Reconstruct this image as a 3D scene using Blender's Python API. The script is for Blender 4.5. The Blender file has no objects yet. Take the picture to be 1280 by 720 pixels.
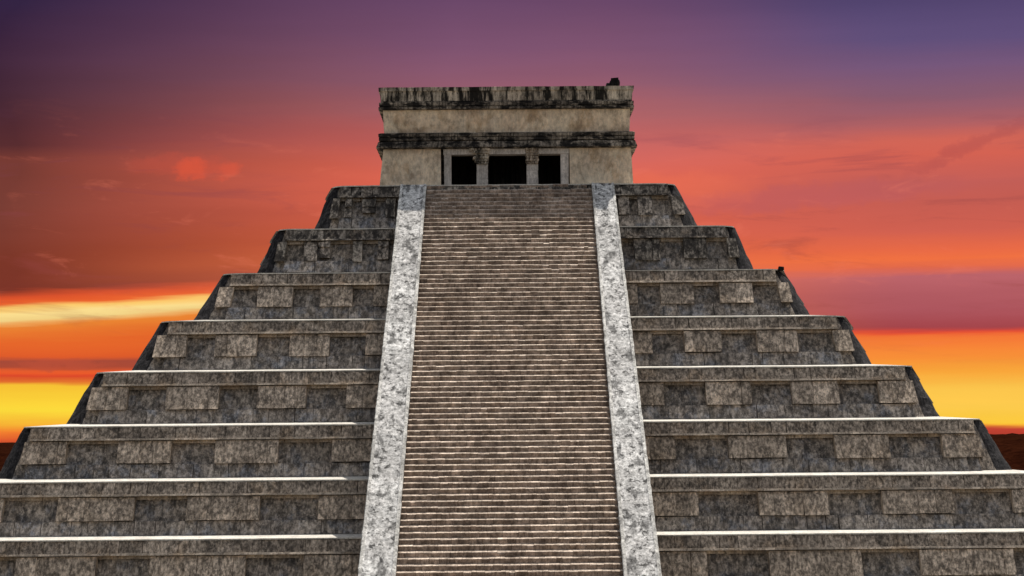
import bpy, bmesh, math, random
from mathutils import Vector, Matrix, noise

random.seed(7)
SC = bpy.context.scene
COL = SC.collection

# ------------------------------------------------------------------ camera
CAM_F, CAM_D, CAM_Z, CAM_X = 2557.96, 123.4876, 10.2116, -0.2492
PITCH, YAW, ROLL = 0.0690724, 0.0061461, -0.0086970
cam = bpy.data.cameras.new('camera')
co = bpy.data.objects.new('camera', cam); COL.objects.link(co)
cam.sensor_width = 36.0; cam.lens = 36.0 * CAM_F / 1280.0
cam.clip_start = 0.5; cam.clip_end = 20000
cy, sy, cp, sp = math.cos(YAW), math.sin(YAW), math.cos(PITCH), math.sin(PITCH)
right0 = Vector((cy, -sy, 0)); f0 = Vector((sy, cy, 0))
fwd = f0 * cp + Vector((0, 0, sp)); up0 = -f0 * sp + Vector((0, 0, cp))
cr, sr = math.cos(ROLL), math.sin(ROLL)
right = right0 * cr + up0 * sr; up = -right0 * sr + up0 * cr
M = Matrix((right, up, -fwd)).transposed().to_4x4()
M.translation = Vector((CAM_X, -CAM_D, CAM_Z))
co.matrix_world = M
SC.camera = co
SC.render.resolution_x = 1024; SC.render.resolution_y = 576

# ------------------------------------------------------------------ sun, exposure
SUN = Vector((0.45, 1.0, 1.84)).normalized()
SUN_EL = math.asin(SUN.z); SUN_AZ = math.atan2(SUN.x, SUN.y)
sl = bpy.data.lights.new('sun', 'SUN'); sl.energy = 4.0; sl.angle = math.radians(0.5); sl.color = (1.0, 0.94, 0.86)
so = bpy.data.objects.new('sun', sl); COL.objects.link(so)
so.rotation_euler = SUN.to_track_quat('Z', 'Y').to_euler(); so.location = (60, 100, 120)
SC.view_settings.view_transform = 'Standard'; SC.view_settings.look = 'None'
SC.view_settings.exposure = 0.4; SC.view_settings.gamma = 1.0

# ------------------------------------------------------------------ node helpers
def lin(c):
    r = []
    for v in c[:3]:
        v /= 255.0
        r.append(v / 12.92 if v <= .04045 else ((v + .055) / 1.055) ** 2.4)
    return (r[0], r[1], r[2], 1)

class NT:
    def __init__(s, nt): s.nt = nt; s.n = nt.nodes; s.l = nt.links
    def add(s, t, **k):
        n = s.n.new(t)
        for a, b in k.items(): setattr(n, a, b)
        return n
    def put(s, sock, v):
        if hasattr(v, 'is_output'): s.l.new(v, sock)
        else: sock.default_value = v
    def m(s, op, a, b=0.0, c=0.0, clamp=False):
        n = s.add('ShaderNodeMath', operation=op); n.use_clamp = clamp
        s.put(n.inputs[0], a); s.put(n.inputs[1], b); s.put(n.inputs[2], c)
        return n.outputs[0]
    def mix(s, f, a, b, blend='MIX'):
        n = s.add('ShaderNodeMix', data_type='RGBA', blend_type=blend)
        s.put(n.inputs[0], f); s.put(n.inputs[6], a); s.put(n.inputs[7], b)
        return n.outputs[2]
    def ramp(s, f, stops, interp='LINEAR'):
        n = s.add('ShaderNodeValToRGB'); r = n.color_ramp; r.interpolation = interp
        e = r.elements
        e[0].position = stops[0][0]; e[0].color = stops[0][1]
        e[1].position = stops[-1][0]; e[1].color = stops[-1][1]
        for p, c in stops[1:-1]:
            x = e.new(p); x.color = c
        s.put(n.inputs[0], f)
        return n.outputs[0]
    def sstep(s, v, a, b):
        n = s.add('ShaderNodeMapRange', interpolation_type='SMOOTHSTEP')
        s.put(n.inputs[0], v); n.inputs[1].default_value = a; n.inputs[2].default_value = b
        return n.outputs[0]
    def noise(s, vec, scale, detail=4, rough=.6, dist=0.0):
        n = s.add('ShaderNodeTexNoise'); s.put(n.inputs['Vector'], vec)
        n.inputs['Scale'].default_value = scale; n.inputs['Detail'].default_value = detail
        n.inputs['Roughness'].default_value = rough; n.inputs['Distortion'].default_value = dist
        return n.outputs[0]
    def scaled(s, vec, sc, loc=(0, 0, 0)):
        n = s.add('ShaderNodeMapping'); s.put(n.inputs[0], vec)
        n.inputs[1].default_value = loc; n.inputs[3].default_value = sc
        return n.outputs[0]

# ------------------------------------------------------------------ world: daylight sky overhead and behind the viewer, sunset low beyond the pyramid
world = bpy.data.worlds.new('World'); SC.world = world; world.use_nodes = True
w = NT(world.node_tree); w.n.clear()
geo = w.add('ShaderNodeTexCoord').outputs['Generated']
sep = w.add('ShaderNodeSeparateXYZ'); w.l.new(geo, sep.inputs[0])
X, Y, Z = sep.outputs
el = w.m('ARCSINE', Z); az = w.m('ARCTAN2', X, Y)
comb = w.add('ShaderNodeCombineXYZ'); w.put(comb.inputs[0], az); w.put(comb.inputs[1], el)
AE = comb.outputs[0]
n1 = w.noise(w.scaled(AE, (5, 60, 1)), 1.0, 5, .55)
n2 = w.noise(w.scaled(AE, (3, 14, 1), (3.1, 7.7, 0)), 1.0, 3, .5)
n3 = w.noise(w.scaled(AE, (14, 260, 1), (1.3, 2.2, 0)), 1.0, 3, .6)
e2 = w.m('MULTIPLY_ADD', w.m('SUBTRACT', n1, .5), .006, el)
e2 = w.m('MULTIPLY_ADD', w.m('SUBTRACT', n3, .5), .0034, e2)
wob = w.m('MULTIPLY', w.sstep(el, .03, .16), .022)
e3 = w.m('MULTIPLY_ADD', w.m('SUBTRACT', n2, .5), wob, e2)
tilt = w.m('MULTIPLY', w.m('MULTIPLY', w.m('MINIMUM', w.m('ADD', az, .25), .12), .055), w.m('MULTIPLY', w.sstep(el, .040, .050), w.sstep(az, -.02, -.10)))
e3 = w.m('SUBTRACT', e3, tilt)
t = w.m('MULTIPLY_ADD', e3, 1 / .25, .1)        # elevation -0.025 -> 0, 0.225 -> 1
def T(y, k=537.): return max(0., min(1., ((k - y) / 2558.) / .25 + .1))
def band(lst, k=537.):
    lst = sorted([(T(y, k), lin(c)) for y, c in lst], key=lambda q: q[0])
    return lst
Lr = w.ramp(t, band([(0, (46, 34, 68)), (60, (58, 35, 60)), (130, (68, 38, 52)), (195, (88, 43, 46)), (212, (118, 56, 48)),
    (265, (122, 60, 50)), (330, (124, 52, 36)), (370, (124, 50, 36)), (377, (215, 72, 22)), (385, (235, 90, 15)), (390, (252, 200, 100)), (398, (252, 222, 140)),
    (405, (242, 210, 130)), (412, (235, 130, 30)), (430, (228, 96, 14)), (447, (222, 84, 16)), (452, (165, 70, 50)), (461, (172, 70, 46)),
    (466, (240, 88, 12)), (473, (218, 60, 20)), (480, (230, 110, 25)), (485, (250, 195, 30)), (512, (250, 216, 40)), (528, (245, 175, 30)),
    (538, (240, 120, 20)), (548, (222, 84, 26)), (556, (170, 56, 30)), (566, (110, 36, 22))], 541.))
Mr = w.ramp(t, band([(0, (106, 70, 104)), (60, (126, 82, 112)), (110, (146, 90, 108)), (150, (172, 96, 100)), (190, (205, 98, 92)),
    (225, (226, 98, 74)), (280, (216, 92, 66)), (320, (222, 96, 56)), (345, (236, 110, 60)), (380, (210, 100, 70)), (430, (240, 120, 40)),
    (480, (250, 170, 40)), (530, (250, 200, 50)), (540, (200, 70, 40)), (560, (90, 30, 20))]))
Rr = w.ramp(t, band([(0, (80, 66, 110)), (60, (96, 78, 122)), (95, (118, 86, 122)), (130, (136, 90, 112)), (160, (164, 92, 100)),
    (185, (208, 96, 80)), (205, (214, 94, 76)), (235, (194, 90, 82)), (290, (206, 90, 72)), (318, (232, 100, 58)), (330, (242, 108, 52)), (340, (226, 100, 66)),
    (350, (186, 96, 102)), (390, (172, 82, 90)), (414, (164, 64, 70)), (419, (228, 66, 32)), (424, (242, 112, 34)), (450, (248, 140, 35)),
    (470, (252, 166, 40)), (490, (252, 196, 64)), (510, (252, 200, 64)), (530, (252, 200, 42)), (533.5, (250, 170, 30)),
    (536, (200, 62, 40)), (546, (172, 52, 36)), (556, (120, 36, 24)), (565, (80, 24, 15))], 533.5))
azw = w.m('MULTIPLY_ADD', w.m('SUBTRACT', n2, .5), .10, az)
lm = w.add('ShaderNodeMapRange'); w.put(lm.inputs[0], azw); lm.inputs[1].default_value = -.235; lm.inputs[2].default_value = -.02
lw = w.sstep(el, .060, .075)
lmx = w.m('ADD', w.m('MULTIPLY', lm.outputs[0], lw), w.m('MULTIPLY', w.sstep(azw, -.16, -.08), w.m('SUBTRACT', 1.0, lw)))
c1 = w.mix(lmx, Lr, Mr)
c2 = w.mix(w.sstep(azw, .04, .20), c1, Rr)
nb1 = w.noise(w.scaled(AE, (70, 110, 1), (4, 4, 0)), 1.0, 4, .6); nb2 = w.noise(w.scaled(AE, (70, 110, 1), (14, 9, 0)), 1.0, 4, .6)
azb = w.m('MULTIPLY_ADD', w.m('SUBTRACT', nb1, .5), .022, az); elb = w.m('MULTIPLY_ADD', w.m('SUBTRACT', nb2, .5), .013, el)
def blob(ax, ex, sx, sz, slope=0.0):
    dx = w.m('DIVIDE', w.m('SUBTRACT', azb, ax), sx)
    ee = w.m('SUBTRACT', w.m('SUBTRACT', elb, ex), w.m('MULTIPLY', w.m('SUBTRACT', az, ax), slope))
    dz = w.m('DIVIDE', ee, sz)
    d = w.m('ADD', w.m('MULTIPLY', dx, dx), w.m('MULTIPLY', dz, dz))
    return w.sstep(d, 1.0, 0.0)
A = lambda px: (px - 640) / 2558.; EL = lambda y: (537 - y) / 2558.
c3 = w.mix(w.m('MULTIPLY', blob(A(256), EL(211), .010, .0065), .6), c2, lin((240, 82, 38)))
c3 = w.mix(w.m('MULTIPLY', blob(A(301), EL(211), .010, .0055), .45), c3, lin((236, 84, 48)))
c3 = w.mix(w.m('MULTIPLY', blob(A(250), EL(208), .035, .007), .35), c3, lin((206, 78, 56)))
c3 = w.mix(w.m('MULTIPLY', blob(A(1225), EL(196), .036, .0045, .42), .30), c3, lin((150, 62, 72)))
c3 = w.mix(w.m('MULTIPLY', blob(A(1030), EL(252), .09, .008, .05), .55), c3, lin((186, 88, 92)))
c3 = w.mix(w.m('MULTIPLY', blob(A(860), EL(240), .05, .011), .4), c3, lin((236, 108, 74)))
c3 = w.mix(w.m('MULTIPLY', blob(A(100), EL(452), .03, .003), .6), c3, lin((190, 76, 48)))
wsp = w.noise(w.scaled(w.scaled(AE, (1, 1, 1)), (11, 75, 1), (8, 1, 0)), 1.0, 7, .62, .8)
wmask = w.m('MULTIPLY', w.sstep(el, .02, .07), w.sstep(el, .165, .12))
wsp2 = w.noise(w.scaled(AE, (26, 90, 1), (2, 6, 0)), 1.0, 7, .65, .6)
c3 = w.mix(w.m('MULTIPLY', w.m('MULTIPLY', w.sstep(wsp, .52, .72), wmask), .38), c3, w.mix(w.sstep(el, .07, .17), lin((150, 66, 60)), lin((96, 58, 88))))
c3 = w.mix(w.m('MULTIPLY', w.m('MULTIPLY', w.sstep(wsp2, .56, .74), wmask), .22), c3, lin((244, 124, 96)))
bright = w.m('MULTIPLY_ADD', w.m('SUBTRACT', n1, .5), .22, 1.0)
hsv = w.add('ShaderNodeHueSaturation'); w.put(hsv.inputs['Color'], c3); w.put(hsv.inputs['Value'], bright); hsv.inputs['Saturation'].default_value = .975
sunset = w.add('ShaderNodeBackground'); w.put(sunset.inputs[0], hsv.outputs[0]); sunset.inputs[1].default_value = 0.758
sky = w.add('ShaderNodeTexSky', sky_type='NISHITA'); sky.sun_disc = False
sky.sun_elevation = SUN_EL; sky.sun_rotation = SUN_AZ; sky.air_density = 1.0; sky.dust_density = 2.0; sky.ozone_density = 1.0
desat = w.add('ShaderNodeHueSaturation'); desat.inputs['Saturation'].default_value = .38; w.put(desat.inputs['Color'], sky.outputs[0])
day = w.add('ShaderNodeBackground'); w.put(day.inputs[0], desat.outputs[0]); day.inputs[1].default_value = 0.093
ma = w.sstep(w.m('ABSOLUTE', az), 1.1, .45)
me = w.sstep(el, .75, .24)
mk = w.m('MULTIPLY', ma, me)
ms = w.add('ShaderNodeMixShader'); w.put(ms.inputs[0], mk); w.l.new(day.outputs[0], ms.inputs[1]); w.l.new(sunset.outputs[0], ms.inputs[2])
wo = w.add('ShaderNodeOutputWorld'); w.l.new(ms.outputs[0], wo.inputs[0])

# ------------------------------------------------------------------ materials
def new_mat(name):
    m = bpy.data.materials.new(name); m.use_nodes = True
    n = NT(m.node_tree); n.n.clear()
    b = n.add('ShaderNodeBsdfPrincipled'); o = n.add('ShaderNodeOutputMaterial'); n.l.new(b.outputs[0], o.inputs[0])
    b.inputs['Roughness'].default_value = .95; b.inputs['Specular IOR Level'].default_value = .12
    return m, n, b, n.add('ShaderNodeTexCoord').outputs['Object']

def stone(name, light, mid, dark, stain=.5, streak=(1.8, 1.8, .28), fine=12.0, joints=0.0, bump=.04, blue=0.0, ochre=0.0, sl=.52, stripe=.85, blot=.5, sw=7.5, sz=.35, ms=1.7, drip=.55, tvar=.24, pit=.75):
    """weathered limestone: uneven block tone, narrow rain streaks, darker drips, lichen blotches, grain"""
    m, n, b, P = new_mat(name)
    big = n.noise(P, .5, 4, .6)
    med = n.noise(n.scaled(P, (1, 1, .8)), ms, 6, .65, .3)
    st = n.noise(n.scaled(P, streak), 1.6, 5, .65, .2)
    na = n.noise(n.scaled(P, (sw, sw, sz), (2, 5, 1)), 1.0, 4, .6)
    fi = n.noise(n.scaled(P, (1, 1, .6)), fine, 4, .7)
    base = n.mix(n.sstep(big, .36, .64), (*mid, 1), (*light, 1))
    if ochre:
        oc = n.noise(n.scaled(P, (1, 1, .8), (9, 4, 2)), .9, 4, .6)
        base = n.mix(n.m('MULTIPLY', n.sstep(oc, .5, .68), ochre), base, (.42, .25, .11, 1))
    if blue:
        bl = n.noise(n.scaled(P, (1, 1, .7), (5, 14, 2)), 1.1, 5, .7)
        base = n.mix(n.m('MULTIPLY', n.sstep(bl, .48, .64), blue), base, (.20, .235, .29, 1))
    def val(f, lo, hi, a_, b_):
        v = n.add('ShaderNodeMapRange'); n.put(v.inputs[0], f)
        for i_, x_ in zip((1, 2, 3, 4), (lo, hi, a_, b_)): v.inputs[i_].default_value = x_
        return v.outputs[0]
    k = n.m('MULTIPLY', val(na, .38, .60, 1 + .35 * stripe, 1 - .75 * stripe), val(fi, .35, .65, 1.16, .78))
    k = n.m('MULTIPLY', k, val(med, .35, .65, 1.12, .85))
    tone = n.add('ShaderNodeAttribute'); tone.attribute_name = 'tone'      # every stone has its own tone
    k = n.m('MULTIPLY', k, n.m('MULTIPLY_ADD', tone.outputs['Fac'], tvar, 1.0))
    hs = n.add('ShaderNodeHueSaturation'); n.put(hs.inputs['Color'], base); n.put(hs.inputs['Value'], k); base = hs.outputs[0]
    dr = n.noise(n.scaled(P, (13, 13, .7), (7, 1, 3)), 1.0, 5, .7)
    dm = n.m('MULTIPLY', n.sstep(dr, .54, .59), n.m('MULTIPLY', drip, val(med, .4, .6, .45, 1.25)))
    base = n.mix(dm, base, (*[c * 1.3 for c in dark], 1))
    pi_ = n.noise(n.scaled(P, (1.3, 1.3, .4 if sz < 2 else 1.2)), 8.0, 5, .75)
    base = n.mix(n.m('MULTIPLY', n.sstep(pi_, .585, .63), pit), base, (*dark, 1))
    base = n.mix(n.m('MULTIPLY', n.sstep(pi_, .42, .37), .35), base, (*[min(.85, c * 1.35) for c in light], 1))
    sm = n.m('MULTIPLY', n.sstep(st, sl, sl + .12), stain)
    base = n.mix(sm, base, (*dark, 1))
    bf = n.m('MULTIPLY', n.sstep(n.m('MULTIPLY_ADD', fi, .45, med), .76, .86), blot)
    base = n.mix(bf, base, (*dark, 1))
    hgt = n.m('ADD', n.m('MULTIPLY', fi, .5), n.m('MULTIPLY', na, .7))
    if joints:
        vo = n.add('ShaderNodeTexVoronoi', feature='DISTANCE_TO_EDGE'); n.put(vo.inputs['Vector'], n.scaled(P, (1.5, 1.5, 2.8)))
        vo.inputs['Scale'].default_value = 1.0; vo.inputs['Randomness'].default_value = .55
        j = n.sstep(vo.outputs[0], .03, .0)
        base = n.mix(n.m('MULTIPLY', j, joints), base, (*dark, 1))
    bp = n.add('ShaderNodeBump'); n.put(bp.inputs['Height'], hgt); bp.inputs['Strength'].default_value = 1.0
    bp.inputs['Distance'].default_value = bump
    n.put(b.inputs['Base Color'], base); n.put(b.inputs['Normal'], bp.outputs[0])
    return m

M_WALL = stone('terrace stone', (.47, .395, .32), (.35, .295, .24), (.04, .036, .034), .65, blue=.45, ochre=.15, joints=.4, sw=6, sz=.4, stripe=.75, blot=.5)
M_PANEL = stone('relief stone', (.68, .545, .415), (.52, .415, .315), (.06, .05, .043), .45, ochre=.15, blot=.3, stripe=.8, sw=7, sz=.3)
M_CORN = stone('cornice stone', (.58, .47, .36), (.43, .345, .265), (.05, .042, .036), .6, ochre=.3, blot=.35, stripe=.8, sw=7, sz=.4)
M_BASE = stone('base course stone', (.46, .395, .33), (.34, .29, .245), (.045, .04, .037), .6, blue=.55, ochre=.1, blot=.4, stripe=.75, sw=6, sz=.4)
M_OLDP = stone('stained relief stone', (.50, .42, .34), (.30, .26, .21), (.03, .026, .024), .85, blot=.5, sl=.47, streak=(1.5, 1.5, .4))
M_OLDC = stone('stained cornice stone', (.42, .36, .29), (.26, .22, .18), (.03, .026, .024), .85, ochre=.2, blot=.5, sl=.47, streak=(1.5, 1.5, .4))
M_FIL = stone('cornice fillet stone', (.60, .50, .39), (.50, .41, .32), (.10, .08, .065), .4, ochre=.35, blot=.2, stripe=.3)
M_CORNER = stone('dark corner stone', (.06, .055, .055), (.035, .032, .034), (.012, .012, .013), .6, bump=.08)
M_LEDGE = stone('ledge lime plaster', (.70, .67, .60), (.66, .62, .55), (.30, .27, .23), .15, stripe=.15, blot=.1, bump=.02, drip=.1)
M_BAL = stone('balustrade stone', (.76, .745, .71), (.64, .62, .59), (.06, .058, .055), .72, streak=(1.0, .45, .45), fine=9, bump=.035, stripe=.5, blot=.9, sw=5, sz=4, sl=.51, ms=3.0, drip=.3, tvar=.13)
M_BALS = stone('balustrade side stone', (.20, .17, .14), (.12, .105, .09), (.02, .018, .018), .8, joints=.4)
M_EDGE = stone('balustrade border stone', (.72, .70, .65), (.62, .60, .55), (.12, .115, .11), .5, stripe=.3, fine=6, bump=.03, blot=.3)
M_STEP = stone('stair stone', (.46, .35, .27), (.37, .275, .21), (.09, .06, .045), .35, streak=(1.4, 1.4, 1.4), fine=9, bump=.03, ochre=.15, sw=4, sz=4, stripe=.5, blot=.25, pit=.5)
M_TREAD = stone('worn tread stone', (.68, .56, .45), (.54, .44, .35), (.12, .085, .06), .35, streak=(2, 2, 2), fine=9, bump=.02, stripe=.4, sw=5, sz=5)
M_TWALL = stone('temple plaster wall', (.88, .72, .52), (.80, .62, .44), (.20, .14, .10), .4, streak=(.8, .8, .35), fine=5, blue=.12, ochre=.5, sl=.57, stripe=.15, sw=2.2, sz=.6, blot=.2, drip=.10, pit=.22)
M_TCORN = stone('black stained cornice', (.38, .32, .25), (.16, .135, .11), (.012, .011, .011), .95, streak=(.7, .7, 1.6), fine=6, sl=.45, blot=.7)
M_TFRZ = stone('streaked parapet stone', (.66, .57, .45), (.50, .42, .33), (.012, .011, .010), .97, streak=(1.5, 1.5, .16), fine=6, sl=.47, stripe=.6, sw=3, sz=.3)
M_JAMB = stone('door jamb stone', (.72, .64, .56), (.62, .55, .48), (.16, .14, .13), .2, stripe=.2, blot=.2, drip=.15, pit=.3)
M_DARK = stone('shade-toned interior stone', (.035, .03, .026), (.025, .02, .018), (.01, .01, .01), .5)  # near-black colour carries the shade inside the doorway
M_BLACK = stone('black lichen stone', (.03, .028, .026), (.02, .018, .017), (.008, .008, .008), .5)

def ground_mat(name, a, bcol, sc):
    m, n, b, P = new_mat(name)
    q = n.noise(P, sc, 8, .65); q2 = n.noise(P, sc * 14, 4, .7)
    c = n.mix(n.sstep(q, .4, .6), (*a, 1), (*bcol, 1)); c = n.mix(n.m('MULTIPLY', n.sstep(q2, .45, .62), .6), c, (*[v * .4 for v in a], 1))
    n.put(b.inputs['Base Color'], c); b.inputs['Specular IOR Level'].default_value = 0
    return m
M_GROUND = ground_mat('dry grass', (.10, .075, .035), (.15, .11, .06), .05)
M_FOREST = ground_mat('forest canopy', (.016, .004, .002), (.026, .007, .003), .06)

# ------------------------------------------------------------------ object helpers
def link(name, bm, mats, parent=None, smooth=False):
    bmesh.ops.recalc_face_normals(bm, faces=bm.faces[:])
    me = bpy.data.meshes.new(name); bm.to_mesh(me); bm.free()
    for m in (mats if isinstance(mats, (list, tuple)) else [mats]): me.materials.append(m)
    if smooth:
        for p in me.polygons: p.use_smooth = True
    o = bpy.data.objects.new(name, me); COL.objects.link(o)
    if parent: o.parent = parent
    return o
def empty(name, loc=(0, 0, 0)):
    o = bpy.data.objects.new(name, None); COL.objects.link(o); o.location = loc; return o
def tag(o, label=None, cat=None, group=None, kind=None):
    for k, v in (('label', label), ('category', cat), ('group', group), ('kind', kind)):
        if v: o[k] = v
    return o
def jit(a): return random.uniform(-a, a)
def hexa(bm, c, mi=0):
    """eight corners: bottom 4 then top 4"""
    lay = bm.faces.layers.float.get('tone') or bm.faces.layers.float.new('tone')
    tn = random.uniform(-1, 1)
    v = [bm.verts.new(p) for p in c]
    for f in ((3, 2, 1, 0), (4, 5, 6, 7), (0, 1, 5, 4), (1, 2, 6, 5), (2, 3, 7, 6), (3, 0, 4, 7)):
        g = bm.faces.new([v[i] for i in f]); g.material_index = mi; g[lay] = tn
def fbm(p, s, seed=0.0):
    q = Vector(p) * s + Vector((seed, seed * 1.7, seed * .3))
    return noise.noise(q) + .5 * noise.noise(q * 2.1) + .25 * noise.noise(q * 4.3)

# ------------------------------------------------------------------ ground and forest
bm = bmesh.new()
def disc_sheet(bm, r0, r1, nr, na, zf, cx=0, cyy=0):
    rows = []
    for i in range(nr + 1):
        r = r0 * (r1 / r0) ** (i / nr); row = []
        for a in range(na):
            th = 2 * math.pi * a / na
            x, y = cx + r * math.cos(th), cyy + r * math.sin(th)
            row.append(bm.verts.new((x, y, zf(x, y, r))))
        rows.append(row)
    for i in range(nr):
        for a in range(na):
            bm.faces.new((rows[i][a], rows[i][(a + 1) % na], rows[i + 1][(a + 1) % na], rows[i + 1][a]))
    return rows
rows = disc_sheet(bm, 5, 1700, 24, 96, lambda x, y, r: 0.0)
bm.faces.new(rows[0])
tag(link('ground', bm, M_GROUND), kind='structure')
bm = bmesh.new()
def canopy(x, y, r):
    edge = min(1.0, (r - 230) / 25.0) if r < 255 else 1.0
    if r > 1600: edge = max(0.0, (1690 - r) / 90)
    big = noise.noise(Vector((x / 60, y / 60, 0))); cl = noise.noise(Vector((x / 9, y / 9, 3))); sm = noise.noise(Vector((x / 3, y / 3, 9)))
    return -.3 + edge * (2.6 + big * 1.2 + abs(cl) * 2.6 + sm * .8)
disc_sheet(bm, 230, 1690, 150, 900, canopy)
tag(link('forest', bm, M_FOREST), 'dark low forest spreading to the horizon behind the pyramid', 'forest', kind='stuff')

# ------------------------------------------------------------------ the pyramid
pyr = tag(empty('stepped_pyramid'), 'huge grey stone stepped pyramid with a central stairway between two pale balustrades', 'pyramid')

# level: (depth of front edge, x left, x right, z) for the top edge; foot likewise
TOP = {9: (9.73, -9.69, 9.77, 23.89), 8: (12.57, -12.42, 12.71, 21.21), 7: (15.05, -15.08, 15.02, 18.62), 6: (17.85, -17.92, 17.77, 15.96),
       5: (20.69, -20.72, 20.66, 13.26), 4: (23.45, -23.72, 23.42, 10.55), 3: (26.15, -26.2, 26.15, 7.93), 2: (28.88, -28.9, 28.85, 5.33),
       1: (31.62, -31.6, 31.6, 2.67)}
FOOT = {9: (10.75, -10.59, 10.91), 8: (13.52, -13.44, 13.60), 7: (16.20, -16.45, 16.22), 6: (19.00, -19.2, 18.93), 5: (21.80, -21.95, 21.74),
        4: (24.42, -24.75, 24.62), 3: (27.1, -27.15, 27.1), 2: (29.85, -29.9, 29.85), 1: (32.6, -32.6, 32.6)}
RISE = {9: .05, 8: .12, 7: .12, 6: .13, 5: .13, 4: .12, 3: .12, 2: .10, 1: .10, 0: -.3}
PANELS = {9: [(-9.45, -9.0), (-8.77, -8.37), (-7.83, -7.08), (-6.54, -6.0), (6.4, 7.0), (7.48, 8.28), (9.25, 9.9)],
 8: [(-12.2, -11.7), (-10.81, -10.08), (-9.99, -9.38), (-8.17, -7.65), (-6.83, -6.2), (7.08, 8.47), (9.73, 10.99), (12.03, 12.6)],
 7: [(-15.0, -14.23), (-13.01, -11.15), (-9.72, -7.99), (-6.89, -6.13), (6.3, 7.04), (8.23, 10.0), (11.36, 13.13), (14.4, 15.0)],
 6: [(-17.8, -16.33), (-14.86, -12.72), (-11.04, -8.99), (-7.14, -6.2), (6.5, 7.57), (9.21, 11.14), (12.95, 15.05), (16.82, 17.7)],
 5: [(-20.6, -18.8), (-16.89, -14.26), (-12.35, -9.92), (-7.92, -6.3), (6.5, 7.92), (10.0, 12.27), (14.27, 16.63), (18.63, 20.35)],
 4: [(-23.3, -21.29), (-18.81, -16.22), (-14.09, -11.03), (-8.43, -6.5), (6.5, 8.21), (10.78, 13.61), (15.95, 18.59), (21.16, 22.95)],
 3: [(-25.9, -23.67), (-21.12, -17.51), (-15.03, -11.6), (-8.86, -6.5), (6.5, 9.04), (11.87, 15.16), (17.69, 21.05), (23.84, 25.8)],
 2: [(-28.2, -26.0), (-22.41, -18.76), (-16.32, -11.94), (-9.3, -6.5), (6.5, 9.14), (11.96, 16.21), (18.88, 23.17), (26.0, 28.2)],
 1: [(-30.8, -28.2), (-24.8, -20.6), (-17.2, -12.6), (-9.6, -6.5), (6.5, 9.6), (12.6, 17.2), (20.6, 24.8), (28.2, 30.8)]}
OUT = .50   # how far the cornice stands out of the wall plane

def rrect(xl, xr, yf, yb, r, ns, nc):
    """rounded rectangle ring, list of (x, y, iscorner)"""
    pts = []
    cs = [(xr - r, yf + r, -90), (xr - r, yb - r, 0), (xl + r, yb - r, 90), (xl + r, yf + r, 180)]
    for i, (cx, cyy, a0) in enumerate(cs):
        for k in range(nc + 1):
            a = math.radians(a0 + 90 * k / nc)
            pts.append((cx + r * math.cos(a), cyy + r * math.sin(a), 1))
        nx, ny, na = cs[(i + 1) % 4]
        a = math.radians(a0 + 90); p0 = Vector((cx + r * math.cos(a), cyy + r * math.sin(a))); p1 = Vector((nx + r * math.cos(a), ny + r * math.sin(a)))
        for k in range(1, ns):
            p = p0.lerp(p1, k / ns); pts.append((p.x, p.y, 0))
    return pts

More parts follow.
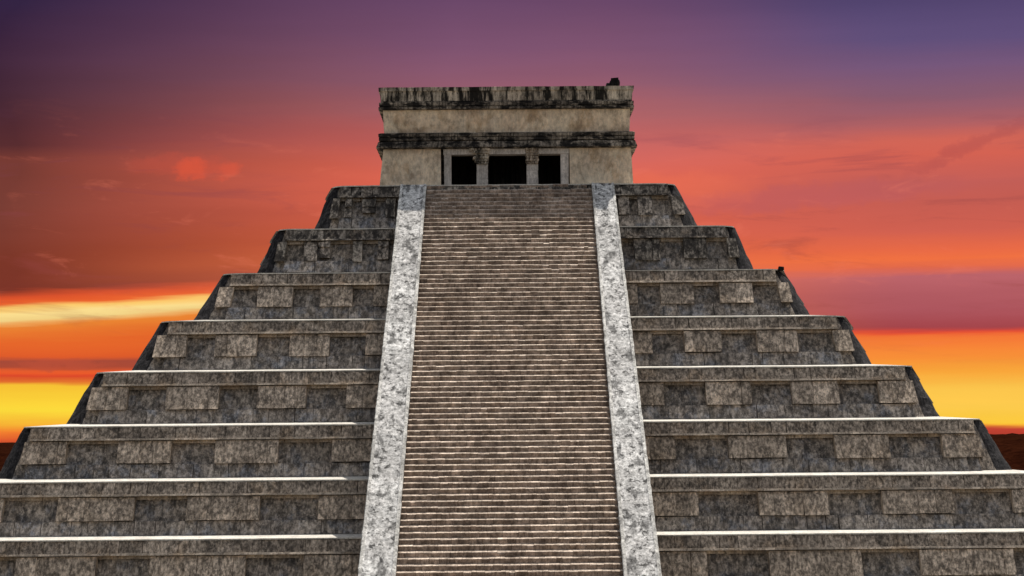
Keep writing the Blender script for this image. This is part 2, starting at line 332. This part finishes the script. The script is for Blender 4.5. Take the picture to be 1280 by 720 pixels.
for k in range(1, 10):
    wt, xl, xr, zt = TOP[k]; wf, fl, fr = FOOT[k]
    zb = (TOP[k - 1][3] + RISE[k - 1]) if k > 1 else 0.0
    zb0 = zb - .35                      # the foot is sunk a little into the ledge below
    ztb = zt - .055
    # body; its rounded corners take a much darker stone colour
    bm = bmesh.new(); rings = []; NR = 9; ns = 46; nc = 7
    for i in range(NR + 1):
        tt = i / NR; z = zb0 + (ztb - zb0) * tt
        q = (z - zb) / (ztb - zb)
        lx = fl + (xl - fl) * q; rx = fr + (xr - fr) * q; yy = wf + (wt - OUT - wf) * q
        rad = .95 + (.50 - .95) * max(0, q)
        ring = []
        for (x, y, c) in rrect(lx, rx, -yy, yy, rad, ns, nc):
            am = .07 if c else .045
            d = fbm((x, y, z * 1.4), 1.1, k) * am + (noise.noise(Vector((x * 3, y * 3, z * 4 + k))) * am * .5)
            n_ = Vector((x, y)); n_.normalize()
            if not c: n_ = Vector((0, math.copysign(1, y))) if abs(y) > yy - .3 else Vector((math.copysign(1, x), 0))
            ring.append(bm.verts.new((x + n_.x * d, y + n_.y * d, z)))
        rings.append((ring, [c for *_, c in rrect(lx, rx, -yy, yy, rad, ns, nc)]))
    for i in range(NR):
        a, ca = rings[i]; b, _ = rings[i + 1]; n_ = len(a)
        for j in range(n_):
            f = bm.faces.new((a[j], a[(j + 1) % n_], b[(j + 1) % n_], b[j]))
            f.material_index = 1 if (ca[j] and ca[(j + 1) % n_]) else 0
    bm.faces.new(rings[-1][0])

    def P(side, u, q, o):
        """point on a face: side 0 is the front, u along it, q height 0..1, o outwards"""
        yy = wf + (wt - OUT - wf) * q; z = zb + (ztb - zb) * q
        e_ = -xl if u < 0 else xr
        s_ = ((-fl) - (-xl)) if u < 0 else (fr - xr)
        wgt = .28 * max(0.0, min(1.0, (abs(u) - (e_ - 1.5)) / .8))
        x, y = u + math.copysign(s_ * (.85 - q) * wgt, u), -(yy + o)
        for _ in range(side): x, y = -y, x
        return (x, y, z)
    def block(bm, side, u0, u1, q0, q1, o, back=-.12, j=.012, mi=0):
        oj = o + jit(j * 2)
        pts = []
        for q in (q0, q1):
            for (u, oo) in ((u0, oj), (u1, oj), (u1, back), (u0, back)):
                f = j if oo > 0 else 0
                pts.append(P(side, u + jit(f), q + jit(f * .4), oo + jit(f)))
        hexa(bm, pts, mi)
    def row(bm, side, u0, u1, q0, q1, o, wmin, wmax, j=.012, skip=0.0, gap=.02):
        u = u0
        while u < u1 - .05:
            n_ = min(u1, u + random.uniform(wmin, wmax))
            if u1 - n_ < wmin * .5: n_ = u1
            if random.random() > skip: block(bm, side, u + gap / 2, n_ - gap / 2, q0, q1, o, j=j)
            u = n_
    old = k >= 8
    for side in (1, 2, 3):              # plainer relief on the three other faces, part of the terrace's own stonework
        a, b = -wt + .62, wt - .62
        row(bm, side, a, b, .765, .995, OUT - .10, .6, 1.6, .016)
        row(bm, side, a, b, .735, .772, OUT - .14, 1.2, 2.2, .008)
        row(bm, side, a, b, .655, .735, .14, 1.2, 2.2, .01)
        u = -wt + .9
        while u < wt - 2.4:
            row(bm, side, u, u + 2.1, .27, .732, OUT - .2, .6, 1.2)
            u += 4.1
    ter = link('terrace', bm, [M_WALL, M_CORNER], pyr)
    # cornice: a row of facing stones under the ledge, all four sides
    bm = bmesh.new()
    for side in (0,):
        a, b = xl + .62, xr - .62
        row(bm, side, a, b, .765, .995, OUT - .015, .45, 1.25, .03 if old else .014)
        
    link('cornice', bm, M_OLDC if old else M_CORN, ter)
    bm = bmesh.new(); row(bm, 0, xl + .60, xr - .60, .738, .775, OUT + .07, 1.0, 2.4, .02 if old else .007, gap=.006)
    link('cornice_fillet', bm, M_OLDC if old else M_FIL, ter)
    # deeper lintel course under the cornice
    bm = bmesh.new()
    for side in (0,):
        a, b = xl + .6, xr - .6
        row(bm, side, a, b, .668, .737, .20, .7, 1.6, .01)
    link('lintel_course', bm, M_FIL, ter)
    bm = bmesh.new()
    row(bm, 0, xl + .75, xr - .75, .0, .262, .24, .5, 1.5, .016)
    link('base_course', bm, M_BASE, ter)
    # raised relief panels, one mesh each on the front; the other faces carry one joined frieze
    for (a, b) in PANELS[k]:
        bm = bmesh.new(); dp = jit(.045)
        ragged = old and random.random() < .6
        qm = .275 + (random.uniform(-.06, .10) if ragged else jit(.012))
        block(bm, 0, a + .02, b - .02, qm + .01, .70, OUT - .17 + dp, j=.004)
        u = a
        while u < b - .05:
            n_ = min(b, u + random.uniform(.45, 1.1))
            if b - n_ < .3: n_ = b
            if ragged and random.random() < .6:
                s = random.uniform(.4, .6)
                if random.random() > .35: block(bm, 0, u, n_ - .02, qm, s, OUT - .09, j=.03)
                block(bm, 0, u + jit(.03), n_ - .02, s + .01, .715, OUT - .09, j=.035)
            else:
                block(bm, 0, u + .006, n_ - .006, qm, .717, OUT - .08 + dp, j=.012)
            u = n_
        link('relief_panel', bm, M_OLDP if old else M_PANEL, ter)
    # ledge: thin lime plaster paving, falling slightly outwards
    bm = bmesh.new()
    if k < 9: nf, nl, nr = FOOT[k + 1][0] - .3, FOOT[k + 1][1] + .3, FOOT[k + 1][2] - .3
    else: nf, nl, nr = 3, -3, 3
    R0 = rrect(xl + .07, xr - .07, -wt - .02, wt + .02, 1.0, 90, 7); R1 = rrect(nl, nr, -nf, nf, .5, 90, 7)
    top = []; bot = []; inn = []
    for (x, y, c), (x1, y1, _) in zip(R0, R1):
        dn = fbm((x, y, k * 3.), 1.6) * .035 - max(0, noise.noise(Vector((x * 2.3, y * 2.3, k + 4.))) - .35) * .25 - abs(noise.noise(Vector((x * .8, y * .8, k)))) * .03
        sx = math.copysign(dn, x) if abs(x) > wt - .6 else 0; sy_ = math.copysign(dn, y) if abs(y) > wt - .6 else 0
        dz = noise.noise(Vector((x * .7, y * .7, k * 5.))) * .012
        top.append(bm.verts.new((x + sx, y + sy_, zt + dz))); bot.append(bm.verts.new((x + sx, y + sy_, zt - .06 + dz)))
        inn.append(bm.verts.new((x1, y1, zt + RISE[k] * (1.15))))
    n_ = len(top)
    for j in range(n_):
        h = (j + 1) % n_
        bm.faces.new((bot[j], bot[h], top[h], top[j])); bm.faces.new((top[j], top[h], inn[h], inn[j]))
    bm.faces.new(inn)
    link('ledge', bm, M_LEDGE, ter)

# ------------------------------------------------------------------ stairway
SS = 1.30; ZT = 23.89; NS = 91; RH = ZT / NS; YT = -9.78
def sy_at(z): return YT - SS * (ZT - z)
def lerp(a, b, t): return a + (b - a) * t
def xo_l(z): return lerp(-6.38, -5.73, (z - 4.2) / 19.7)
def xi_l(z): return lerp(-4.76, -4.26, (z - 4.2) / 19.7)
def xi_r(z): return lerp(4.93, 4.93, (z - 4.2) / 19.7)
def xo_r(z): return lerp(6.55, 6.19, (z - 4.2) / 19.7)
bm = bmesh.new()
zc = -.3
hexa(bm, [(-5.0, sy_at(0) + .6, zc), (5.2, sy_at(0) + .6, zc), (5.2, 0, zc), (-5.0, 0, zc),
          (-4.6, YT + .5, ZT - .30), (5.0, YT + .5, ZT - .30), (5.0, 0, ZT - .30), (-4.6, 0, ZT - .30)])
stair = link('stairway', bm, M_STEP, pyr)
RUN = RH * SS
for s in range(NS):
    z1 = ZT - s * RH                     # tread level of this step
    yb = sy_at(z1) + RUN * 1.25 if s else YT + .9
    yn = sy_at(z1)                        # nosing
    bm = bmesh.new()
    xa, xb = xi_l(z1) - .03, xi_r(z1) + .03
    nx = 64; cols = []
    rough = 1.0 + 1.1 * max(0, (z1 - 17) / 7)
    fall = .048 if s else .01
    lay = bm.faces.layers.float.new('tone')
    x = xa; xs = [xa]
    while x < xb - .12:
        x += random.uniform(.16, .5)
        xs.append(min(x, xb))
    xs[-1] = xb
    for a, b in zip(xs[:-1], xs[1:]):     # stone by stone
        o = jit(.020 * rough) ; dz = jit(.008 * rough); ch = random.uniform(.02, .055) * rough ** 1.15
        if random.random() < .05: ch *= 2.2
        bj = jit(.012)
        prof = [(yb, z1 + .012 + dz * .3), (yn + ch * 1.3 + o, z1 - fall + dz), (yn + ch * .35 + o, z1 - fall - ch * .35 + dz), (yn + o, z1 - fall - ch + dz),
                (yn + .02 + o + bj, z1 - RH - .02), (yb, z1 - RH - .10)]
        tn = random.uniform(-1, 1)
        L = [bm.verts.new((a + .004, p[0] + jit(.006), p[1] + jit(.004))) for p in prof]
        R = [bm.verts.new((b - .004, p[0] + jit(.006), p[1] + jit(.004))) for p in prof]
        for i in range(6):
            f = bm.faces.new((L[i], L[(i + 1) % 6], R[(i + 1) % 6], R[i])); f.material_index = 1 if i in (0, 1) else 0; f[lay] = tn
        bm.faces.new(L[::-1]); bm.faces.new(R)
    link('step', bm, [M_STEP, M_TREAD], stair)

for side, (fo, fi) in enumerate(((xo_l, xi_l), (xo_r, xi_r))):
    bm = bmesh.new(); prev = None; NB = 260; H0 = .16
    lay = bm.faces.layers.float.new('tone'); tn = 0; nxt = 0
    for i in range(NB + 1):
        z = lerp(ZT + .02, .3, i / NB); y = sy_at(z)
        if i >= nxt: tn = random.uniform(-1, 1); nxt = i + random.randint(4, 9)
        zt_ = min(z + H0, ZT + .01)
        xo, xi = fo(z), fi(z)
        sgn = 1 if xi > xo else -1
        ws = [0, .02, .10, .13, .3, .5, .7, .87, .90, .98, 1]
        row_ = []
        for u in ws:
            x = lerp(xo, xi, u)
            edge = u in (0, 1)
            raise_ = .035 if (u <= .10 or u >= .90) else 0
            d = fbm((x, y, z), 1.8, 5 + side) * .018 + noise.noise(Vector((x * 6, y * 6, z * 6))) * .012
            row_.append((x + (fbm((0, y, z), 2.2, side + u * 9) * .022 if edge else 0), y, zt_ + raise_ + d - (.05 if edge else 0)))
        vs = [bm.verts.new(p) for p in row_]
        vo_ = bm.verts.new((row_[0][0], y, -.3)); vi_ = bm.verts.new((row_[-1][0], y, zt_ - 1.0))
        cur = [vo_] + vs + [vi_]
        if prev:
            for j in range(len(cur) - 1):
                f = bm.faces.new((prev[j], prev[j + 1], cur[j + 1], cur[j]))
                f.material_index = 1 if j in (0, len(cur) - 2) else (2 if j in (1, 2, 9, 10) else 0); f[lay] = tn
            bm.faces.new((prev[0], cur[0], cur[-1], prev[-1])).material_index = 1
        else:
            # head of the balustrade runs back level onto the platform
            back = [bm.verts.new((v.co.x, y + 1.2, v.co.z)) for v in cur]
            for j in range(len(cur) - 1):
                f = bm.faces.new((back[j], back[j + 1], cur[j + 1], cur[j]))
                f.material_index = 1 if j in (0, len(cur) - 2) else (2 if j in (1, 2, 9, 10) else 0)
            bm.faces.new(back).material_index = 1
        prev = cur
    bm.faces.new(prev).material_index = 1
    b = link('balustrade', bm, [M_BAL, M_BALS, M_EDGE], pyr)

# ------------------------------------------------------------------ temple
TX0, TX1, TYF, TYB = -6.86, 7.32, -7.95, 7.6
ZP = ZT + .02
tem = tag(empty('temple', (0, 0, ZP)), 'flat-roofed plastered temple with two doorway columns on the topmost terrace', 'temple')
def loft(bm, prof, x0, x1, yf, yb, nseg=70, am=.02, seed=1, cap=True, mats=None):
    """prof: (z, outset, material) rings of a rectangle with ragged edges; z relative to the platform"""
    rings = []
    for z, o in prof:
        ring = []
        a, b, f, k_ = x0 - o, x1 + o, yf - o, yb + o
        def put(x, y, nx, ny):
            d = fbm((x, y, z * 2), 1.3, seed) * am
            ring.append(bm.verts.new((x + nx * d, y + ny * d, z + noise.noise(Vector((x * 1.5, y * 1.5, z * 4 + seed))) * am * .6)))
        for i in range(nseg): put(lerp(a, b, i / nseg), f, 0, -1)
        for i in range(nseg // 2): put(b, lerp(f, k_, i / (nseg // 2)), 1, 0)
        for i in range(nseg): put(lerp(b, a, i / nseg), k_, 0, 1)
        for i in range(nseg // 2): put(a, lerp(k_, f, i / (nseg // 2)), -1, 0)
        rings.append(ring)
    for i in range(len(rings) - 1):
        A_, B_ = rings[i], rings[i + 1]; n_ = len(A_)
        for j in range(n_):
            f = bm.faces.new((A_[j], A_[(j + 1) % n_], B_[(j + 1) % n_], B_[j]))
            if mats: f.material_index = mats[i]
    if cap: bm.faces.new(rings[-1]); bm.faces.new(rings[0][::-1])
Z = lambda z: z - ZP
# lower walls (battered), open in the middle of the front
def wall_piece(bm, x0b, x1b, x0t, x1t, y0b, y1b, y0t, y1t, z0, z1, n=14, m=6, seed=0):
    """a thick wall block with a gridded, slightly uneven skin"""
    def pt(u, v, s):
        x = lerp(lerp(x0b, x1b, u), lerp(x0t, x1t, u), v); z = lerp(z0, z1, v)
        y = lerp(y0b, y0t, v) if s == 0 else lerp(y1b, y1t, v)
        return (x, y + (fbm((x, s * 9, z), .9, seed) * .03 if s == 0 else 0), z)
    g = [[[bm.verts.new(pt(i / n, j / m, s)) for i in range(n + 1)] for j in range(m + 1)] for s in (0, 1)]
    for s in (0, 1):
        for j in range(m):
            for i in range(n):
                bm.faces.new((g[s][j][i], g[s][j][i + 1], g[s][j + 1][i + 1], g[s][j + 1][i]))
    for j in range(m):
        for i in (0, n): bm.faces.new((g[0][j][i], g[1][j][i], g[1][j + 1][i], g[0][j + 1][i]))
    for i in range(n):
        for j in (0, m): bm.faces.new((g[0][j][i], g[1][j][i], g[1][j][i + 1], g[0][j][i + 1]))
ZL0, ZL1 = -.03, Z(26.16)
for (a, b, c, d) in ((-7.02, -3.52, -6.78, -3.52), (3.80, 7.40, 3.80, 7.30)):
    bm = bmesh.new()
    wall_piece(bm, a, b, c, d, TYF - .12, TYF + .95, TYF + .02, TYF + .95, ZL0, ZL1, seed=a)
    link('front_wall', bm, M_TWALL, tem)
for (a, b) in ((-7.02, -5.9), (6.3, 7.40)):
    bm = bmesh.new(); s = .12
    hexa(bm, [(a, TYF + .955, ZL0), (b, TYF + .955, ZL0), (b, TYB, ZL0), (a, TYB, ZL0),
              (a + (.24 if a < 0 else 0), TYF + .955, ZL1), (b - (.1 if a > 0 else 0), TYF + .955, ZL1), (b - (.1 if a > 0 else 0), TYB, ZL1), (a + (.24 if a < 0 else 0), TYB, ZL1)])
    link('side_wall', bm, M_TWALL, tem)
bm = bmesh.new()
hexa(bm, [(-7.02, TYB + .005, ZL0), (7.4, TYB + .005, ZL0), (7.4, TYB + .9, ZL0), (-7.02, TYB + .9, ZL0), (-6.8, TYB + .005, ZL1), (7.3, TYB + .005, ZL1), (7.3, TYB + .8, ZL1), (-6.8, TYB + .8, ZL1)])
link('back_wall', bm, M_TWALL, tem)
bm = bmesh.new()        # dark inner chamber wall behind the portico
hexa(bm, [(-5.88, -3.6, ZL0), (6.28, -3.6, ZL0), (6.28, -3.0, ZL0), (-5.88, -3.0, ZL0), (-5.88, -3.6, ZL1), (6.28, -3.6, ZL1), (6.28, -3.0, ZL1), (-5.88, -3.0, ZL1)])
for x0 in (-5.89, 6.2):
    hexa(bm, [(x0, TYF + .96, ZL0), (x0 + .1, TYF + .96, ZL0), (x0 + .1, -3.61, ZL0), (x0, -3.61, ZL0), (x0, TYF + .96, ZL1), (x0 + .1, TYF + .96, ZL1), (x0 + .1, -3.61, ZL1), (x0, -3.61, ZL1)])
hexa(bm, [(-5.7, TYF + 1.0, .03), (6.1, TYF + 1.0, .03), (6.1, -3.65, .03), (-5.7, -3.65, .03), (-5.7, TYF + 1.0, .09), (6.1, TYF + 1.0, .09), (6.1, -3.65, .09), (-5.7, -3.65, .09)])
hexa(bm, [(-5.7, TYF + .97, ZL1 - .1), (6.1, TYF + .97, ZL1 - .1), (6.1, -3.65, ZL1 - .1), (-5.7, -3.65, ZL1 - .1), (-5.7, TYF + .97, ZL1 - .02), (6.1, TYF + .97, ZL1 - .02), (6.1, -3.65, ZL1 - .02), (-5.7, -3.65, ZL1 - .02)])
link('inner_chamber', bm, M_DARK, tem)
# doorway: jambs and beam
def box(bm, x0, x1, y0, y1, z0, z1, j=0.0, mi=0):
    hexa(bm, [(x + jit(j), y + jit(j), z + jit(j)) for z in (z0, z1) for x, y in ((x0, y0), (x1, y0), (x1, y1), (x0, y1))], mi)
for a, b in ((-3.34, -2.93), (3.30, 3.74)):
    bm = bmesh.new(); box(bm, a, b, TYF + .06, TYF + .8, ZL0, Z(25.84), .01)
    link('door_jamb', bm, M_JAMB, tem)
bm = bmesh.new(); box(bm, -3.38, 3.78, TYF + .03, TYF + .85, Z(25.845), ZL1 - .003, .01); link('door_beam', bm, M_JAMB, tem)
bm = bmesh.new(); box(bm, -3.64, -3.36, TYF + .55, TYF + .9, ZL0, ZL1 - .005, .0); link('wall_groove', bm, M_TCORN, tem)
bm = bmesh.new(); box(bm, -3.6, 3.8, TYF - .25, TYF + .7, -.03, .10, .012); link('threshold', bm, M_JAMB, tem)
for ci, (a, b) in enumerate(((-1.50, -.84), (1.35, 2.01))):
    bm = bmesh.new(); y0, y1 = TYF + .10, TYF + .70
    z = .1
    for h in (.45, .45, .40):
        box(bm, a + .01, b - .01, y0, y1, z, z + h - .012, .012); z += h
    col = link('column', bm, M_JAMB, tem)
    bm = bmesh.new()
    zc0 = 1.36; ztop = ZL1 + .03
    wd = [0, .05, .10, .02, .14, .22] if ci == 0 else [0, .06, .03, .09, .05, .10]
    hh = (ztop - zc0) / len(wd)
    for i, o in enumerate(wd):
        lo = o * (1.9 if ci == 0 else 1.0)
        box(bm, a - lo, b + o * .5, y0 - .06 - o * .8, y1, zc0 + i * hh, zc0 + (i + 1) * hh - .015, .025)
        nn = 3
        for q in range(nn):     # carved knobs
            xx = lerp(a - lo, b + o * .5, (q + .5) / nn)
            bmesh.ops.create_icosphere(bm, subdivisions=1, radius=random.uniform(.07, .12), matrix=Matrix.Translation((xx + jit(.03), y0 - .08 - o * .8, zc0 + (i + .5) * hh)))
    link('capital', bm, M_TFRZ if ci == 0 else M_CORN, col)
# two-band lower cornice
bm = bmesh.new()
loft(bm, [(Z(26.165), .10), (Z(26.22), .32), (Z(26.56), .20), (Z(26.60), .05)], TX0, TX1, TYF, TYB + .8, am=.025, seed=3)
link('lower_cornice', bm, M_BLACK and M_TCORN, tem)
bm = bmesh.new()
loft(bm, [(Z(26.603), .02), (Z(26.64), .17), (Z(26.80), .17), (Z(26.81), .10), (Z(26.84), .10), (Z(26.85), .19), (Z(27.02), .20), (Z(27.08), .06)], TX0, TX1, TYF, TYB + .8, am=.02, seed=4)
link('cornice_band', bm, M_TCORN, tem)
bm = bmesh.new()
loft(bm, [(Z(27.103), -.06), (Z(27.6), -.03), (Z(28.0), -.02), (Z(28.40), .0)], TX0 + .06, TX1 - .03, TYF + .05, TYB + .75, am=.03, seed=5)
link('upper_wall', bm, M_TWALL, tem)
bm = bmesh.new()
loft(bm, [(Z(28.403), .0), (Z(28.43), .18), (Z(28.56), .18), (Z(28.57), .09), (Z(28.62), .09), (Z(28.63), .15), (Z(28.82), .15), (Z(28.83), .06), (Z(28.90), .06)], TX0, TX1, TYF, TYB + .8, am=.025, seed=6)
link('upper_cornice', bm, M_TCORN, tem)
bm = bmesh.new()
loft(bm, [(Z(28.903), .06), (Z(29.15), .08), (Z(29.46), .10), (Z(29.47), .17), (Z(29.68), .18)], TX0, TX1, TYF, TYB + .8, am=.03, seed=7)
link('parapet', bm, M_TFRZ, tem)

# ------------------------------------------------------------------ loose stones
def rock(bm, c, s, seed):
    r = bmesh.ops.create_icosphere(bm, subdivisions=3, radius=1.0)
    for v in r['verts']:
        d = 1 + .35 * noise.noise(v.co * 1.3 + Vector((seed, 0, 0))) + .12 * noise.noise(v.co * 4 + Vector((seed, 3, 0)))
        q = Vector([math.copysign(abs(a) ** .55, a) for a in v.co]) * d
        v.co = Vector((c[0] + q.x * s[0], c[1] + q.y * s[1], c[2] + q.z * s[2]))
bm = bmesh.new()
hexa(bm, [(-.14, -.2, -.05), (.33, -.2, -.05), (.33, .25, -.05), (-.14, .25, -.05), (-.12, -.2, .50), (.31, -.18, .54), (.31, .2, .54), (-.1, .2, .5)]); rock(bm, (.10, 0, .25), (.27, .25, .25), 2); rock(bm, (-.26, 0, .10), (.13, .2, .13), 6)
o = link('stone_block', bm, M_BLACK); o.location = (6.33, -7.6, 29.68)
tag(o, 'small black jagged stone lump on the right end of the temple roof edge', 'stone')
bm = bmesh.new(); rock(bm, (0, 0, .02), (.15, .16, .12), 9); hexa(bm, [(-.13, -.13, -.05), (.13, -.13, -.05), (.13, .13, -.05), (-.13, .13, -.05), (-.12, -.12, .12), (.13, -.12, .10), (.12, .12, .1), (-.12, .12, .12)])
o = link('stone_block', bm, M_BLACK); o.location = (14.75, -14.85, 18.62)
tag(o, 'tiny dark stone on the outer right corner of the third terrace from the top', 'stone')
